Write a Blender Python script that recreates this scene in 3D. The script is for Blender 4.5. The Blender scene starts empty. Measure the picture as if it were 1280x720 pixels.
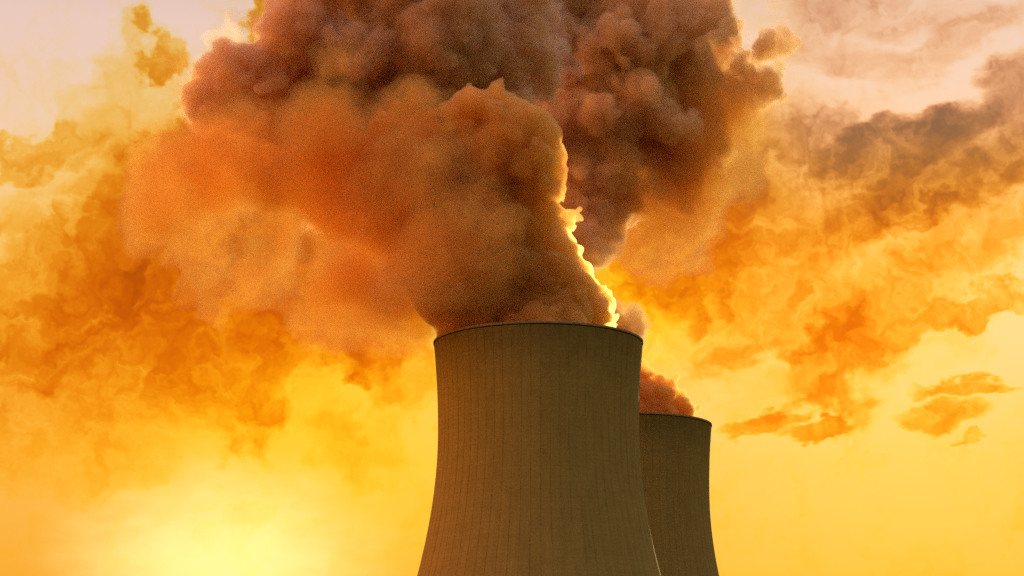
import bpy, bmesh, math, random
from mathutils import Vector, Matrix, noise

random.seed(11)
R = math.radians
S = bpy.context.scene
COL = S.collection

# ---------------------------------------------------------------- camera
FPX = 2376.0                      # focal length in photo pixels (1280 wide)
PITCH = R(13.3)
CAM = Vector((0.0, 0.0, 2.0))
cd = bpy.data.cameras.new('camera')
cam = bpy.data.objects.new('camera', cd)
COL.objects.link(cam)
cam.location = CAM
cam.rotation_euler = (math.pi/2 + PITCH, 0, 0)
cd.sensor_width = 36.0
cd.lens = FPX*36.0/1280.0
cd.clip_start = 1.0
cd.clip_end = 60000.0
S.camera = cam

def direction(px, py):
    """world direction of a photo pixel (1280x720)"""
    v = Vector(((px-640)/FPX, 1.0, (360-py)/FPX))
    c, s = math.cos(PITCH), math.sin(PITCH)
    return Vector((v.x, v.y*c - v.z*s, v.y*s + v.z*c))

def at(px, py, Y):
    """world point on the ray of a photo pixel at ground distance Y"""
    d = direction(px, py)
    return CAM + d*(Y/d.y)

def azel(px, py):
    d = direction(px, py).normalized()
    return math.degrees(math.atan2(d.x, d.y)), math.degrees(math.asin(d.z))

PPD = FPX*math.pi/180             # photo pixels per degree

def lin(h):
    h = h.lstrip('#')
    o = []
    for i in (0, 2, 4):
        c = int(h[i:i+2], 16)/255
        o.append(c/12.92 if c <= .04045 else ((c+.055)/1.055)**2.4)
    return tuple(o)

# ---------------------------------------------------------------- view / cycles
S.view_settings.view_transform = 'Standard'
S.view_settings.look = 'None'
S.view_settings.exposure = 0.0
S.view_settings.gamma = 1.0
S.view_settings.use_curve_mapping = False
S.render.engine = 'CYCLES'
cy = S.cycles
cy.use_adaptive_sampling = True
cy.adaptive_threshold = 0.03
cy.max_bounces = 14
cy.diffuse_bounces = 2
cy.glossy_bounces = 1
cy.transmission_bounces = 2
cy.transparent_max_bounces = 16
cy.volume_bounces = 12
cy.use_denoising = False       # the photograph is grainy; the little sampling noise left in the steam suits it
try:
    cy.denoiser = 'OPENIMAGEDENOISE'
except Exception:
    pass

# ---------------------------------------------------------------- node helper
class NT:
    def __init__(self, tree):
        self.t = tree; tree.nodes.clear(); self.L = tree.links
    def n(self, kind, **kw):
        nd = self.t.nodes.new(kind)
        for k, v in kw.items(): setattr(nd, k, v)
        return nd
    def put(self, nd, idx, v):
        s = nd.inputs[idx]
        if isinstance(v, bpy.types.NodeSocket): self.L.new(v, s)
        elif v is not None: s.default_value = v
    def math(self, op, a, b=None, c=None, clamp=False):
        nd = self.n('ShaderNodeMath', operation=op, use_clamp=clamp)
        for i, v in enumerate((a, b, c)):
            if v is not None: self.put(nd, i, v)
        return nd.outputs[0]
    def vec(self, op, a, b=None, scale=None):
        nd = self.n('ShaderNodeVectorMath', operation=op)
        self.put(nd, 0, a)
        if b is not None: self.put(nd, 1, b)
        if scale is not None: self.put(nd, 'Scale', scale)
        return nd.outputs['Value'] if op in ('LENGTH', 'DOT_PRODUCT', 'DISTANCE') else nd.outputs['Vector']
    def noise(self, v, scale, detail=6, rough=.55, dist=0, ntype=None):
        nd = self.n('ShaderNodeTexNoise')
        nd.noise_dimensions = '3D'
        self.put(nd, 'Vector', v); nd.inputs['Scale'].default_value = scale
        nd.inputs['Detail'].default_value = detail; nd.inputs['Roughness'].default_value = rough
        nd.inputs['Distortion'].default_value = dist
        return nd
    def mapr(self, v, a, b, c=0., d=1., mode='SMOOTHSTEP'):
        nd = self.n('ShaderNodeMapRange', interpolation_type=mode)
        self.put(nd, 0, v)
        for i, x in enumerate((a, b, c, d)): self.put(nd, i+1, x)
        return nd.outputs[0]
    def mix(self, f, a, b, blend='MIX'):
        nd = self.n('ShaderNodeMix', data_type='RGBA', blend_type=blend)
        self.put(nd, 0, f)
        for i, x in ((6, a), (7, b)):
            if isinstance(x, tuple): x = (*x[:3], 1)
            self.put(nd, i, x)
        return nd.outputs[2]
    def ramp(self, v, stops, interp='LINEAR'):
        nd = self.n('ShaderNodeValToRGB')
        cr = nd.color_ramp; cr.interpolation = interp
        while len(cr.elements) < len(stops): cr.elements.new(.5)
        for e, (p, c) in zip(cr.elements, stops):
            e.position = p; e.color = (*c, 1)
        self.put(nd, 0, v)
        return nd.outputs[0]

# ---------------------------------------------------------------- sun direction
SUN_PX = (1150, 600)
sd = direction(*SUN_PX).normalized()
SUN_EL = math.asin(sd.z); SUN_AZ = math.atan2(sd.x, sd.y)     # azimuth from +Y towards +X

# ---------------------------------------------------------------- world: evening sky with distant cloud
# every bank of distant cloud: photo position -> azimuth/elevation, radii (px), tilt (deg, + = right end up),
# optical thickness, softness (0 hard .. 1 soft), raggedness set
CLOUDS = [
 (330, 300, 480, 210, 20, .50, 1.0, 0),
 (900, 300, 360, 210, 0, .42, 1.0, 0),
 # left wing
 (220, 310, 330, 140, 25, .50, 1.0, 0),
 (370, 290, 230, 120, 15, .75, .9, 0),
 (150, 300, 140,  70, 30, .60, .9, 1),
 (215, 240, 105,  42, 38, .85, .8, 1),
 (140, 395, 150,  50, 35, .50, .9, 1),
 ( 60, 400, 110,  40, 30, .40, .9, 1),
 ( 60, 190,  85,  36,  5, .50, .5, 1),
 (185,  82,  34,  20, 10, .70, .6, 1),
 (150, 105,  70,  45, 50, .22, .9, 1),
 (130, 160,  70,  30,  0, .15, .8, 1),
 (275, 140,  90,  60, 45, .9, .7, 1),
 (330,  10,  36,  26, 15, .85, .4, 1),
 (220, 190, 120,  50, 40, .6, .8, 1),
 (310, 290,  50,  75, 80, .8, .6, 1),
 (335, 300,  80,  80,  0, .6, .8, 1),
 (350, 390,  34,  60,-25, .65, .5, 1),
 (470, 395,  90,  60, 10, .75, .6, 1),
 (445, 462,  26,  16, 15, .8, .6, 1),
 (555, 378,  26,  10,-35, 1.2, .7, 1),
 (325, 515,  55,  45,  0, .75, 1., 1),
 (430, 330, 170,  75,  5, .7, .9, 1),
 (580, 330, 100,  80,  5, .8, .9, 1),
 (290, 355, 150,  55, 10, .60, .9, 1),
 (180, 345, 110,  60, 25, .45, .9, 1),
 (400, 420,  60,  40,-20, .45, .7, 1),
 (200, 430, 260, 110, 15, .42, 1., 0),
 (300, 470, 130,  45, 15, .42, .9, 1),
 (60, 560, 160,  60,  5, .20, .9, 1),
 (450, 560,  60,  50,-20, .25, .9, 1),
 (130, 470, 130,  40, 15, .28, .9, 1),
 (510, 470,  50,  60,-10, .38, .8, 1),
 (420, 380,  60,  50, 30, .5, .6, 1),
 (250, 420,  60,  30, 10, .4, .7, 1),
 # behind and right of the plumes
 (820, 230, 140, 130,  0, 1.0, .9, 0),
 (850, 300, 130, 110,  0, .6, .8, 1),
 (830, 350, 120,  50, 15, .45, .9, 1),
 (960, 225, 130, 110,  0, .45, .8, 1),
 (890, 200,  60,  70,  0, .8, .8, 1),
 (1020,175,  70,  40,-20, .35, .7, 1),
 # right hand dark band
 (1120,180, 110,  34, 12, 1.4, .5, 0),
 (1190,150,  70,  26, 15, .7, .6, 0),
 (1275,120,  60,  50, 40, 1.0, .6, 0),
 (1190,225, 150,  42, 12, 1.4, .7, 0),
 (1080,265, 100,  30, 25, .5, .6, 0),
 (1240,270, 100,  50, 10, .5, .9, 1),
 (1140,262,  40,  24,  0, .4, .4, 1),
 (1150,325,  40,  26, 20, .5, .8, 1),
 (1230,320,  70,  30,  0, .30, .8, 1),
 # high veil top right
 (1090, 20, 180,  34,-2, .36, 1., 0),
 (1080, 75,  90,  20, -8, .34, .9, 0),
 (1200, 50, 110,  26, 28, .36, .9, 0),
 (1010, 40,  60,  30, 20, .22, .9, 0),
 # right middle
 (1050,440,  60,  85,-35, .60, .7, 1),
 (1090,400, 100,  34, 25, .50, .6, 1),
 (1215,375,  90,  20,  8, .50, .5, 1),
 ( 925,450,  60,  14, 14, .36, .7, 0),
 ( 965,400,  70,  26, 30, .28, .8, 1),
 ( 990,380, 120,  50, 15, .22, .9, 1),
 ( 962,530,  48,  11, 10, .75, .6, 0),
 (1020,541,  44,   9,  2, .80, .6, 0),
 (1000,505,  60,  16, 10, .30, .8, 1),
 (1205,486,  54,  11,  2, .70, .6, 0),
 (1170,518,  48,  15,  5, .66, .6, 0),
 (1215,547,  16,   4,  0, .35, .8, 0),
]

w = bpy.data.worlds.new('World')
S.world = w
w.use_nodes = True
g = NT(w.node_tree)
tc = g.n('ShaderNodeTexCoord').outputs['Generated']
sep = g.n('ShaderNodeSeparateXYZ'); g.put(sep, 0, tc)
X, Y, Z = sep.outputs
az = g.math('MULTIPLY', g.math('ARCTAN2', X, Y), 180/math.pi)
el = g.math('MULTIPLY', g.math('ARCSINE', Z), 180/math.pi)
cb = g.n('ShaderNodeCombineXYZ'); g.put(cb, 0, az); g.put(cb, 1, el)
Q = cb.outputs[0]                                        # sky position in degrees

# turbulence: noise-displaced sky coordinates
def warped(amount_big, amount_small, seed, stretch=1.0):
    q = g.vec('ADD', g.vec('MULTIPLY', Q, (1.0, stretch, 1.0)), (0, 0, seed))
    a = g.noise(q, .32, 2, .5).outputs['Color']
    b = g.noise(q, 1.1, 6, .55).outputs['Color']
    a = g.vec('SCALE', g.vec('SUBTRACT', a, (.5, .5, .5)), scale=amount_big)
    b = g.vec('SCALE', g.vec('SUBTRACT', b, (.5, .5, .5)), scale=amount_small)
    return g.vec('MULTIPLY', g.vec('ADD', g.vec('ADD', Q, a), b), (1, 1, 0))
QW = [warped(1.6, 1.0, 3.0, 2.2), warped(2.6, 2.6, 11.0)]

T = None
for (px, py, rx, ry, rot, amp, soft, ws) in CLOUDS:
    a, e = azel(px, py)
    mp = g.n('ShaderNodeMapping', vector_type='TEXTURE')
    g.put(mp, 0, QW[ws])
    mp.inputs['Location'].default_value = (a, e, 0)
    mp.inputs['Rotation'].default_value = (0, 0, R(rot))
    mp.inputs['Scale'].default_value = (rx/PPD, ry/PPD, 1)
    ln = g.vec('LENGTH', mp.outputs[0])
    c = g.mapr(ln, 1.25, 1.25-1.05*soft, 0., amp)
    T = c if T is None else g.math('ADD', T, c)

# fine structure of the cloud itself
n1 = g.noise(QW[1], .55, 9, .60).outputs['Fac']
n2 = g.noise(g.vec('ADD', g.vec('MULTIPLY', QW[1], (1, 1.15, 1)), (7, 3, 5)), 1.7, 8, .62).outputs['Fac']
m = g.math('ADD', g.math('MULTIPLY', g.math('SUBTRACT', n1, .5), 1.9), g.math('MULTIPLY', g.math('SUBTRACT', n2, .5), .9))
T = g.math('MULTIPLY', T, g.math('MAXIMUM', g.math('ADD', m, 1.0), .08))
# a little general cloudiness everywhere so the far sky is never a clean gradient
T = g.math('ADD', T, g.math('MULTIPLY', g.mapr(n1, .45, .8), .10))
def lump(dx, dy):
    return g.noise(g.vec('ADD', QW[1], (dx, dy, 9)), .8, 4, .5).outputs['Fac']
relief = g.math('MULTIPLY', g.math('SUBTRACT', lump(0, 0), lump(.25, -.25)), 2.6)  # sunward lighting of the billows, embossed into the cloud thickness
T = g.math('MULTIPLY', T, g.math('ADD', 1.0, g.math('MINIMUM', g.math('MAXIMUM', relief, -.5), .5)))
T = g.math('MAXIMUM', T, 0.0)
T = g.math('MULTIPLY', 2.7, g.math('SUBTRACT', 1.0, g.math('EXPONENT', g.math('MULTIPLY', T, -1/2.5))))   # thick cloud levels off slowly

# clear sky behind the cloud
base = g.ramp(g.mapr(el, -2, 26, mode='LINEAR'), [
    (0.0, lin('#f29a14')), (.22, lin('#f4a628')), (.36, lin('#f7b54a')), (.50, lin('#f8c888')),
    (.66, lin('#f2cbaa')), (.82, lin('#e6c6ba')), (.92, lin('#d0b0ae')), (1.0, lin('#a88c90'))])
nish = g.n('ShaderNodeTexSky', sky_type='NISHITA')
nish.sun_disc = False
nish.sun_elevation = max(SUN_EL, R(1)); nish.sun_rotation = SUN_AZ
nish.dust_density = 4.0; nish.air_density = 1.5
nis = g.vec('SCALE', nish.outputs[0], scale=.006)

# light spreading through the haze
def glow(px, py, rx, ry, mode='SMOOTHERSTEP'):
    a, e = azel(px, py)
    mp = g.n('ShaderNodeMapping', vector_type='TEXTURE')
    g.put(mp, 0, QW[0])
    mp.inputs['Location'].default_value = (a, e, 0)
    mp.inputs['Scale'].default_value = (rx/PPD, ry/PPD, 1)
    return g.mapr(g.vec('LENGTH', mp.outputs[0]), 1, 0, mode=mode)
sky = g.mix(glow(385, 540, 430, 330), base, lin('#ffc626'))
sky = g.mix(glow(275, 712, 270, 190), sky, lin('#fff59a'))
sky = g.mix(glow(790, 370, 200, 130), sky, lin('#ffe04a'))
sky = g.mix(1.0, sky, nis, 'ADD')

# transmission through cloud: blue goes first, then green, then red; the high veil on the right stays rosier
rosy = g.math('MULTIPLY', g.mapr(el, 13.5, 18.5), g.mapr(az, 5, 10))
comb = g.n('ShaderNodeCombineXYZ')
for i, (kk, kr, p_) in enumerate(((.20, .50, 1.9), (.92, .95, 1.15), (3.7, 1.45, .80))):
    kf = g.mapr(rosy, 0, 1, kk, kr, mode='LINEAR')
    g.put(comb, i, g.math('EXPONENT', g.math('MULTIPLY', g.math('MULTIPLY', g.math('POWER', T, p_), kf), -1.0)))
cl = g.vec('MULTIPLY', sky, comb.outputs[0])
# light scattered back from the thick parts: orange low, purple-brown high
amb = g.mix(g.math('MAXIMUM', rosy, g.mapr(el, 17, 22)), lin('#6a3206'), lin('#704a38'))
thick = g.mapr(T, .7, 2.4)
cl = g.vec('ADD', cl, g.vec('SCALE', amb, scale=thick))

# out-of-view sky, brightened to light towers and steam: orange left, olive right, tan behind
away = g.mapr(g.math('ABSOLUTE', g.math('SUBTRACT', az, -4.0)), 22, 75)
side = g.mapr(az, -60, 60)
sky_fill = g.mix(side, (4.6, 1.2, .03), lin('#b09c40'))
rear = g.mapr(Y, -.1, -.8)
sky_fill = g.mix(rear, sky_fill, lin('#bc9c5a'))
cl = g.mix(away, cl, sky_fill)
up = g.mapr(el, 25, 50)
cl = g.mix(up, cl, (.66, .47, .52))  # mauve overhead, added to light the steam tops
low = g.mapr(el, 1.0, -3.0)
cl = g.mix(g.math('MULTIPLY', low, .8), cl, lin('#4a3010'))

bg = g.n('ShaderNodeBackground')
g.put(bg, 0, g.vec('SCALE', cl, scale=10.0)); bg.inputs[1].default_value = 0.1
wo = g.n('ShaderNodeOutputWorld'); g.L.new(bg.outputs[0], wo.inputs[0])
w.cycles.sampling_method = 'MANUAL'; w.cycles.sample_map_resolution = 512

# ---------------------------------------------------------------- sun lamp
sl = bpy.data.lights.new('sun', 'SUN')
sl.energy = 5.0; sl.angle = R(0.5); sl.color = (1.0, .72, .30)
so = bpy.data.objects.new('sun', sl); COL.objects.link(so)
so.rotation_euler = (-sd).to_track_quat('-Z', 'Y').to_euler()
so.location = (300, 1500, 400)

# ---------------------------------------------------------------- helpers for objects
def tag(o, label=None, cat=None, group=None, kind=None):
    if label: o['label'] = label
    if cat: o['category'] = cat
    if group: o['group'] = group
    if kind: o['kind'] = kind
    return o

def link(name, me, mat=None, parent=None):
    o = bpy.data.objects.new(name, me); COL.objects.link(o)
    if mat: me.materials.append(mat)
    if parent: o.parent = parent
    return o

def smooth(me):
    me.polygons.foreach_set('use_smooth', [True]*len(me.polygons))

# ---------------------------------------------------------------- ground
gm = bpy.data.materials.new('meadow_soil'); gm.use_nodes = True
q = NT(gm.node_tree)
pos = q.n('ShaderNodeNewGeometry').outputs['Position']
a1 = q.noise(pos, .012, 8, .6).outputs['Fac']; a2 = q.noise(pos, .6, 6, .6).outputs['Fac']
c = q.ramp(a1, [(.3, (.035, .045, .018)), (.5, (.06, .065, .028)), (.7, (.10, .085, .045))])
c = q.mix(q.math('MULTIPLY', a2, .5), c, (.045, .05, .02))
b = q.n('ShaderNodeBsdfPrincipled'); q.put(b, 'Base Color', c); b.inputs['Roughness'].default_value = .95
bp = q.n('ShaderNodeBump'); bp.inputs['Distance'].default_value = .3; q.put(bp, 'Height', a2); q.L.new(bp.outputs[0], b.inputs['Normal'])
q.L.new(b.outputs[0], q.n('ShaderNodeOutputMaterial').inputs[0])
bm = bmesh.new()
bmesh.ops.create_grid(bm, x_segments=60, y_segments=60, size=25000)
for v in bm.verts:
    d = math.hypot(v.co.x, v.co.y)
    if d > 3000: v.co.z = noise.noise(v.co*.0002)*18*min(1, (d-3000)/4000) - 4*min(1, (d-3000)/4000)
me = bpy.data.meshes.new('ground'); bm.to_mesh(me); bm.free()
smooth(me)
tag(link('ground', me, gm), kind='structure')

# ---------------------------------------------------------------- cooling towers
H_T = 155.0
def radius(h):
    dh = h-118.0
    kk = .463 if dh < 0 else .345
    return math.sqrt(39.6**2 + (dh*kk)**2)

NR = 70
def tower_material(name, tone, bands, seed):
    m = bpy.data.materials.new(name); m.use_nodes = True
    q = NT(m.node_tree)
    tcn = q.n('ShaderNodeTexCoord').outputs['Object']
    sp = q.n('ShaderNodeSeparateXYZ'); q.put(sp, 0, tcn)
    ang = q.math('ARCTAN2', sp.outputs[0], sp.outputs[1])
    cv = q.n('ShaderNodeCombineXYZ')
    q.put(cv, 0, q.math('MULTIPLY', ang, 40.0)); q.put(cv, 1, sp.outputs[2]); cv.inputs[2].default_value = seed
    U = cv.outputs[0]                                   # metres round the shell, metres up
    big = q.noise(q.vec('MULTIPLY', U, (.05, .012, 1)), 1, 5, .6).outputs['Fac']
    streak = q.noise(q.vec('MULTIPLY', U, (1.1, .022, 1)), 1, 6, .65).outputs['Fac']
    lift = q.noise(q.vec('MULTIPLY', U, (.03, .55, 1)), 1, 4, .7).outputs['Fac']
    fine = q.noise(U, 1.3, 7, .75).outputs['Fac']
    mott = q.noise(q.vec('MULTIPLY', U, (.25, .12, 1)), 1, 7, .7).outputs['Fac']
    v = q.math('ADD', 1.0, q.math('MULTIPLY', q.math('SUBTRACT', big, .5), .25))
    for s_, k_ in ((streak, .55), (lift, bands), (fine, .95), (mott, .55)):
        v = q.math('ADD', v, q.math('MULTIPLY', q.math('SUBTRACT', s_, .5), k_))
    # horizontal shuttering joints every 1.5 m, broken up
    fr = q.math('FRACT', q.math('DIVIDE', sp.outputs[2], 1.5))
    jt = q.mapr(q.math('ABSOLUTE', q.math('SUBTRACT', fr, .5)), .44, .5)
    v = q.math('SUBTRACT', v, q.math('MULTIPLY', jt, q.math('MULTIPLY', lift, .25 + bands*.35)))
    # dirt run along the meridional formwork joints, strong in places and missing in others
    fa = q.math('FRACT', q.math('ADD', q.math('MULTIPLY', ang, NR/(2*math.pi)), .5))
    rj = q.mapr(q.math('ABSOLUTE', q.math('SUBTRACT', fa, .5)), .045, .012)
    brk = q.mapr(q.noise(q.vec('MULTIPLY', U, (.38, .05, 1)), 1, 5, .7).outputs['Fac'], .42, .66, .05, 1.0)
    v = q.math('SUBTRACT', v, q.math('MULTIPLY', q.math('MULTIPLY', rj, brk), .44))
    # weathering below the lip
    v = q.math('SUBTRACT', v, q.mapr(q.math('ADD', sp.outputs[2], q.math('MULTIPLY', streak, 14)), 136, 166, 0, .38))
    v = q.math('MAXIMUM', v, .1)
    colr = q.vec('SCALE', tone, scale=v)
    b = q.n('ShaderNodeBsdfPrincipled'); q.put(b, 'Base Color', colr)
    b.inputs['Roughness'].default_value = .88; b.inputs['Specular IOR Level'].default_value = .3
    bp = q.n('ShaderNodeBump'); bp.inputs['Distance'].default_value = .12; bp.inputs['Strength'].default_value = .6
    q.put(bp, 'Height', q.math('ADD', fine, q.math('MULTIPLY', mott, .6))); q.L.new(bp.outputs[0], b.inputs['Normal'])
    q.L.new(b.outputs[0], q.n('ShaderNodeOutputMaterial').inputs[0])
    return m

def shell_mesh():
    """hollow hyperbolic shell with a shallow rib on every formwork meridian"""
    seg = NR*8
    hs = [i*3.1 for i in range(50)] + [H_T-1.2]
    hs = sorted(set(round(h, 3) for h in hs if h <= H_T-1.2))
    bm = bmesh.new()
    rings = []
    def ring(h, r, ribs):
        vs = []
        for i in range(seg):
            k_ = i % 8
            rr = r + (.09 if ribs and k_ == 0 else 0.0)
            a_ = 2*math.pi*i/seg
            # pull neighbours in so that the rib is narrow
            if ribs and k_ == 1: a_ -= 2*math.pi/seg*.75
            if ribs and k_ == 7: a_ += 2*math.pi/seg*.75
            vs.append(bm.verts.new((rr*math.sin(a_), rr*math.cos(a_), h)))
        rings.append(vs)
    for h in hs: ring(h, radius(h), True)
    for h in reversed(hs): ring(h, radius(h)-.9, False)
    for A, B in zip(rings, rings[1:]):
        for i in range(seg):
            j = (i+1) % seg
            bm.faces.new((A[j], A[i], B[i], B[j]))
    A, B = rings[-1], rings[0]
    for i in range(seg):
        j = (i+1) % seg
        bm.faces.new((A[j], A[i], B[i], B[j]))
    bmesh.ops.recalc_face_normals(bm, faces=bm.faces)
    me = bpy.data.meshes.new('shell'); bm.to_mesh(me); bm.free()
    return me

def ring_mesh(profile, seg=288, name='rim'):
    bm = bmesh.new(); rs = []
    for i in range(seg):
        a_ = 2*math.pi*i/seg
        rs.append([bm.verts.new((r*math.sin(a_), r*math.cos(a_), h)) for r, h in profile])
    n_ = len(profile)
    for i in range(seg):
        A, B = rs[i], rs[(i+1) % seg]
        for j in range(n_):
            bm.faces.new((A[j], A[(j+1) % n_], B[(j+1) % n_], B[j]))
    bmesh.ops.recalc_face_normals(bm, faces=bm.faces)
    me = bpy.data.meshes.new(name); bm.to_mesh(me); bm.free()
    return me

rimmat = bpy.data.materials.new('rim_concrete'); rimmat.use_nodes = True
q = NT(rimmat.node_tree)
f = q.noise(q.n('ShaderNodeTexCoord').outputs['Object'], .8, 6, .6).outputs['Fac']
c = q.ramp(f, [(.3, (.16, .13, .08)), (.7, (.30, .25, .16))])
b = q.n('ShaderNodeBsdfPrincipled'); q.put(b, 'Base Color', c); b.inputs['Roughness'].default_value = .8
q.L.new(b.outputs[0], q.n('ShaderNodeOutputMaterial').inputs[0])
railmat = bpy.data.materials.new('rail_steel'); railmat.use_nodes = True
q = NT(railmat.node_tree)
b = q.n('ShaderNodeBsdfPrincipled'); b.inputs['Base Color'].default_value = (.12, .11, .10, 1); b.inputs['Metallic'].default_value = .6
b.inputs['Roughness'].default_value = .5
q.L.new(b.outputs[0], q.n('ShaderNodeOutputMaterial').inputs[0])

shell_me = shell_mesh()
rt = radius(H_T)
rim_me = ring_mesh([(rt-1.5, H_T-1.19), (rt+.22, H_T-.75), (rt+.28, H_T-.6), (rt+.32, H_T-.1), (rt+.2, H_T+.05), (rt-1.5, H_T+.05)])
TOWERS = [
 ('cooling_tower', at(673.5, 600, 743), (.245, .204, .066), .28, 'large near concrete cooling tower standing in front, steam pouring off its rim', 3.0),
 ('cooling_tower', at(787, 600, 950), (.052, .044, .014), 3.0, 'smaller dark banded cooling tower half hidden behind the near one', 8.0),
]
for i, (nm, p, tone, bands, lab, seed) in enumerate(TOWERS):
    e_ = bpy.data.objects.new(nm, None); COL.objects.link(e_)
    e_.location = (p.x, p.y, 0); e_.rotation_euler.z = i*.4
    tag(e_, lab, 'cooling tower', 'hyperbolic concrete cooling towers')
    me = shell_me if i == 0 else shell_me.copy()
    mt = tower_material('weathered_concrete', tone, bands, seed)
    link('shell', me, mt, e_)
    rm = rim_me if i == 0 else rim_me.copy()
    rm.materials.clear()
    link('rim', rm, rimmat, e_)

# ---------------------------------------------------------------- steam
def steam_material(name, dens, ext=(.85, .97, 1.12), albedo=(.95, .81, .58), aniso=.6):
    """scattering droplets; extinction per colour so that thin steam lets orange light through"""
    m = bpy.data.materials.new(name); m.use_nodes = True
    q = NT(m.node_tree)
    ss = [e_*a_ for e_, a_ in zip(ext, albedo)]; sa = [e_*(1-a_) for e_, a_ in zip(ext, albedo)]
    ms, ma = max(ss), max(sa)
    sc = q.n('ShaderNodeVolumeScatter'); sc.inputs['Color'].default_value = (*[x/ms for x in ss], 1)
    sc.inputs['Density'].default_value = dens*ms; sc.inputs['Anisotropy'].default_value = aniso
    ab = q.n('ShaderNodeVolumeAbsorption'); ab.inputs['Color'].default_value = (*[1-x/ma for x in sa], 1)
    ab.inputs['Density'].default_value = dens*ma
    ad = q.n('ShaderNodeAddShader'); q.L.new(sc.outputs[0], ad.inputs[0]); q.L.new(ab.outputs[0], ad.inputs[1])
    q.L.new(ad.outputs[0], q.n('ShaderNodeOutputMaterial').inputs['Volume'])
    return m

def L(px, py, Y, r, flat=1.0):   # lobe: photo direction at ground distance Y, radius in photo px, depth/width ratio
    p = at(px, py, Y); return (p, r*(p-CAM).length/FPX, flat)

import numpy as np
def steam_skins(name, lobes, isos, voxel=1.5, blend=6.0, puffs=((34., 16.), (12., 7.), (5., 3.)), rag=(45., 22.), seed=0., pad=18., mouth=None):
    """closed skins of the steam where its turbulent field passes each iso (metres inside the smooth outline);
    every lobe is a ball, broken up by rounded puffs at two sizes and by ragged turbulence"""
    lo = Vector([min(l_[0][k_]-l_[1] for l_ in lobes)-pad for k_ in range(3)])
    hi = Vector([max(l_[0][k_]+l_[1] for l_ in lobes)+pad for k_ in range(3)])
    ng = bpy.data.node_groups.new('steam_field', 'GeometryNodeTree')
    q = NT(ng)
    ng.interface.new_socket('Geometry', in_out='OUTPUT', socket_type='NodeSocketGeometry')
    pos = q.n('GeometryNodeInputPosition').outputs[0]
    wob = q.noise(q.vec('ADD', pos, (seed, 0, 0)), 1/60., 3, .5).outputs['Color']
    p1 = q.vec('ADD', pos, q.vec('SCALE', q.vec('SUBTRACT', wob, (.5, .5, .5)), scale=22.))
    fld = None
    for c_, r_, fl in lobes:
        d_ = q.vec('SUBTRACT', p1, tuple(c_))
        if fl != 1.0: d_ = q.vec('MULTIPLY', d_, (1, 1/fl, 1))
        f_ = q.math('SUBTRACT', r_, q.vec('LENGTH', d_))
        fld = f_ if fld is None else q.math('SMOOTH_MAX', fld, f_, blend)
    for k_, (sz, am) in enumerate(puffs):
        vo = q.n('ShaderNodeTexVoronoi', feature='F1')
        q.put(vo, 'Vector', q.vec('ADD', p1, (seed+31*k_, 5, 9))); vo.inputs['Scale'].default_value = 1/sz
        d2_ = q.math('POWER', vo.outputs['Distance'], 2.0)         # rounded heads, sharp creases between them
        fld = q.math('ADD', fld, q.math('MULTIPLY', q.math('SUBTRACT', .27, d2_), am*2.2))
    nz = q.noise(q.vec('ADD', pos, (0, seed, 3)), 1/rag[0], 7, .6).outputs['Fac']
    fld = q.math('ADD', fld, q.math('MULTIPLY', q.math('SUBTRACT', nz, .5), rag[1]*2))
    if mouth:                                   # inside a tower the steam keeps within the shell
        c_, rin, zr = mouth
        d_ = q.vec('MULTIPLY', q.vec('SUBTRACT', pos, (c_.x, c_.y, 0)), (1, 1, 0))
        sz_ = q.n('ShaderNodeSeparateXYZ'); q.put(sz_, 0, pos)
        lim = q.math('MAXIMUM', q.math('SUBTRACT', rin, q.vec('LENGTH', d_)), q.math('SUBTRACT', sz_.outputs[2], zr))
        fld = q.math('MINIMUM', fld, q.math('ADD', lim, isos[0]))
    vc = q.n('GeometryNodeVolumeCube')
    span = 40.0 + isos[-1] - isos[0]
    base_ = isos[0] - 20.0
    q.put(vc, 'Density', q.math('DIVIDE', q.math('SUBTRACT', fld, base_), span, clamp=True))
    vc.inputs['Min'].default_value = lo; vc.inputs['Max'].default_value = hi
    for k_, ax in enumerate('XYZ'): vc.inputs['Resolution '+ax].default_value = max(8, int((hi[k_]-lo[k_])/voxel))
    jn = q.n('GeometryNodeJoinGeometry')
    for k_, iso in enumerate(isos):
        vm = q.n('GeometryNodeVolumeToMesh'); vm.inputs['Threshold'].default_value = (iso-base_)/span
        q.L.new(vc.outputs[0], vm.inputs['Volume'])
        sm = q.n('GeometryNodeStoreNamedAttribute', data_type='INT', domain='FACE')
        sm.inputs['Name'].default_value = 'skin'; q.put(sm, 'Value', k_)
        q.L.new(vm.outputs[0], sm.inputs['Geometry']); q.L.new(sm.outputs[0], jn.inputs[0])
    q.L.new(jn.outputs[0], q.n('NodeGroupOutput').inputs[0])
    me = bpy.data.meshes.new(name)
    o = bpy.data.objects.new(name, me); COL.objects.link(o)
    md = o.modifiers.new('g', 'NODES'); md.node_group = ng
    dg = bpy.context.evaluated_depsgraph_get(); dg.update()
    big = bpy.data.meshes.new_from_object(o.evaluated_get(dg))
    bpy.data.objects.remove(o); bpy.data.meshes.remove(me); bpy.data.node_groups.remove(ng)
    nv, nf, nl = len(big.vertices), len(big.polygons), len(big.loops)
    co = np.empty(nv*3, 'f'); big.vertices.foreach_get('co', co); co = co.reshape(-1, 3)
    ls = np.empty(nf, 'i'); big.polygons.foreach_get('loop_start', ls)
    lt = np.empty(nf, 'i'); big.polygons.foreach_get('loop_total', lt)
    lv = np.empty(nl, 'i'); big.loops.foreach_get('vertex_index', lv)
    sk = np.empty(nf, 'i'); big.attributes['skin'].data.foreach_get('value', sk)
    # parts of the skin joined to each other (label propagation); crumbs smaller than a few metres are dropped
    fv = np.repeat(np.arange(nf), lt)
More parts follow.
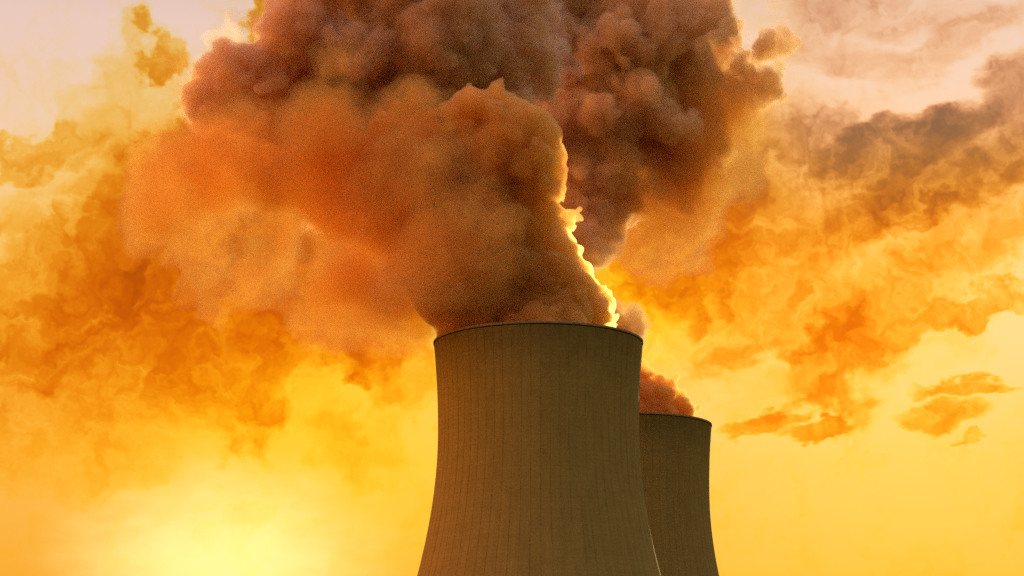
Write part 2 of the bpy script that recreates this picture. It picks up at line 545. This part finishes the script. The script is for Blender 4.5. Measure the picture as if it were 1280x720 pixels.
    lab = np.arange(nv)
    while True:
        fm = np.full(nf, nv, 'i8'); np.minimum.at(fm, fv, lab[lv])
        nlab = lab.copy(); np.minimum.at(nlab, lv, fm[fv]); nlab = nlab[nlab]; nlab = nlab[nlab]
        if (nlab == lab).all(): break
        lab = nlab
    flab = lab[lv[ls]]
    cnt = np.bincount(flab, minlength=nv)
    out = []
    for k_ in range(len(isos)):
        sel = sk == k_
        c2 = np.bincount(flab[sel], minlength=nv)
        keep = sel & (c2[flab] == c2.max())           # one coherent body of steam
        lm = keep[fv]
        vi = lv[lm]; used = np.unique(vi); remap = np.zeros(nv, 'i'); remap[used] = np.arange(len(used))
        t_ = lt[keep]; st_ = np.concatenate(([0], np.cumsum(t_)[:-1])).astype('i')
        m_ = bpy.data.meshes.new(name)
        m_.vertices.add(len(used)); m_.vertices.foreach_set('co', co[used].ravel())
        m_.loops.add(len(vi)); m_.loops.foreach_set('vertex_index', remap[vi])
        m_.polygons.add(len(t_)); m_.polygons.foreach_set('loop_start', st_); m_.polygons.foreach_set('loop_total', t_.astype('i'))
        m_.update(calc_edges=True); smooth(m_)
        out.append(m_)
    bpy.data.meshes.remove(big)
    print(name, [len(m_.polygons) for m_ in out])
    return out

def steam(name, lobes, layers, parent=None, mat={}, parts=('thin_edge', 'inner_steam', 'dense_core'), **kw):
    """nested skins: thin steam outside, denser towards the heart; the first is the thing (or part) itself"""
    root = None
    for k_, (me, (iso, dens, *mm)) in enumerate(zip(steam_skins(name, lobes, [l_[0] for l_ in layers], **kw), layers)):
        nm = name if k_ == 0 else parts[min(k_, len(parts)-1)]
        me.name = nm
        o = link(nm, me, steam_material(nm, dens, **(mm[0] if mm else mat)), parent if k_ == 0 else root)
        if k_ == 0: root = o
    return root

PLUME_A = [          # firm near plume
 L(672, 432, 743, 96), L(682, 392, 743, 62), L(640, 385, 743, 62), L(652, 338, 742, 60), L(650, 295, 742, 56),
 L(605, 310, 742, 62), L(622, 190, 738, 58), L(592, 200, 740, 52), L(538, 200, 736, 56), L(500, 230, 738, 46), L(590, 250, 742, 60),
 L(560, 262, 738, 58), L(590, 350, 740, 50),
]
SOFT_A = [           # the side that dissolves to the left
 L(575, 345, 728, 62), L(530, 320, 722, 92), L(470, 290, 722, 95), L(480, 245, 728, 72),
 L(420, 235, 745, 98), L(365, 235, 765, 78), L(350, 185, 790, 65), L(290, 180, 800, 40), L(510, 365, 745, 50), L(440, 340, 750, 60), L(350, 300, 765, 60), L(270, 250, 785, 55),
]
CLOUD_TOP = [
 L(575, 60, 810, 88), L(520, 60, 800, 100), L(420, 70, 800, 85), L(350, 90, 800, 60), L(295, 130, 800, 42),
 L(420, 140, 820, 85), L(350, 150, 820, 55), L(520, 130, 810, 100),
 L(430, 10, 800, 80), L(380, 40, 800, 35), L(560, -30, 810, 100), L(600, -20, 815, 80),
]
PLUME_B0 = [         # firm foot of the far plume at its rim
 L(785, 560, 950, 88), L(805, 500, 950, 28), L(833, 484, 950, 15), L(785, 492, 950, 38), L(752, 440, 950, 38), L(850, 524, 950, 14), L(868, 527, 950, 10),
]
PLUME_B = [
 L(720, 455, 940, 45), L(690, 400, 930, 62), L(690, 300, 935, 70),
 L(720, 200, 950, 90), L(790, 140, 960, 98), L(850, 100, 960, 80), L(840, 165, 960, 65), L(720, 80, 960, 100),
 L(780, 30, 960, 85), L(880, 55, 965, 40), L(918, 95, 965, 42), L(680, 0, 960, 100),
]
VEIL_B = [          # torn orange underside of the far plume
 L(815, 245, 950, 58), L(870, 195, 950, 58), L(900, 135, 955, 44), L(850, 250, 960, 45), L(785, 250, 965, 40),
]
MOUTH = [(at(673.5, 600, 743), rt-1.6, H_T+.6), (at(787, 600, 950), rt-1.6, H_T+.6)]
STEAM_ON = True
if STEAM_ON:
    G1 = 'steam plumes above the cooling towers'
    TOPM = dict(aniso=.45, albedo=(.90, .78, .66))
    SOLID = dict(ext=(.95, 1., 1.08), aniso=.7, albedo=(.97, .83, .49))
    o = steam('steam_plume', PLUME_A, [(-4, .45)], mat=SOLID, voxel=.9, puffs=((34., 12.), (10., 5.), (4., 1.6)), rag=(30., 13.), seed=2., mouth=MOUTH[0])
    tag(o, 'thick orange brown steam plume rising from the large near cooling tower', 'steam plume', G1)
    steam('trailing_steam', SOFT_A, [(-9, .014), (-2, .030), (7, .055)], parent=o,
          mat=dict(ext=(.7, .95, 1.25), aniso=.1, albedo=(.92, .63, .22)), voxel=1.5, puffs=((40., 22.), (15., 9.), (6., 3.)), rag=(60., 46.), seed=14., mouth=MOUTH[0],
          parts=('', 'steam_layer'))
    o = steam('steam_cloud', CLOUD_TOP, [(-8, .03), (-3, .28)], mat=TOPM, voxel=1.3, puffs=((34., 18.), (11., 8.), (4.5, 3.5)), rag=(46., 38.), seed=5.)
    tag(o, 'dark purple brown steam cloud drifting above the near plume', 'steam cloud')
    o = steam('steam_plume', PLUME_B0, [(0, .4)], mat=dict(ext=(.9, 1., 1.15), aniso=.45, albedo=(.94, .69, .30)), voxel=.9, puffs=((14., 7.), (5.5, 4.)), rag=(20., 6.), seed=4., mouth=MOUTH[1])
    tag(o, 'brown steam plume of the smaller far cooling tower towering up on the right', 'steam plume', G1)
    steam('rising_steam', PLUME_B, [(-8, .015), (-4, .22)], parent=o, mat=dict(aniso=.25, albedo=(.905, .765, .58)), voxel=1.5, puffs=((34., 18.), (11., 8.), (4.5, 3.5)), rag=(46., 40.), seed=25., mouth=MOUTH[1],
          parts=('', 'steam_layer'))
    steam('trailing_steam', VEIL_B, [(-9, .014), (-2, .025), (7, .04)], parent=o,
          mat=dict(ext=(.7, .95, 1.25), aniso=.1, albedo=(.92, .66, .27)), voxel=1.6, puffs=((40., 22.), (15., 9.), (6., 3.)), rag=(60., 50.), seed=61.,
          parts=('', 'steam_layer'))
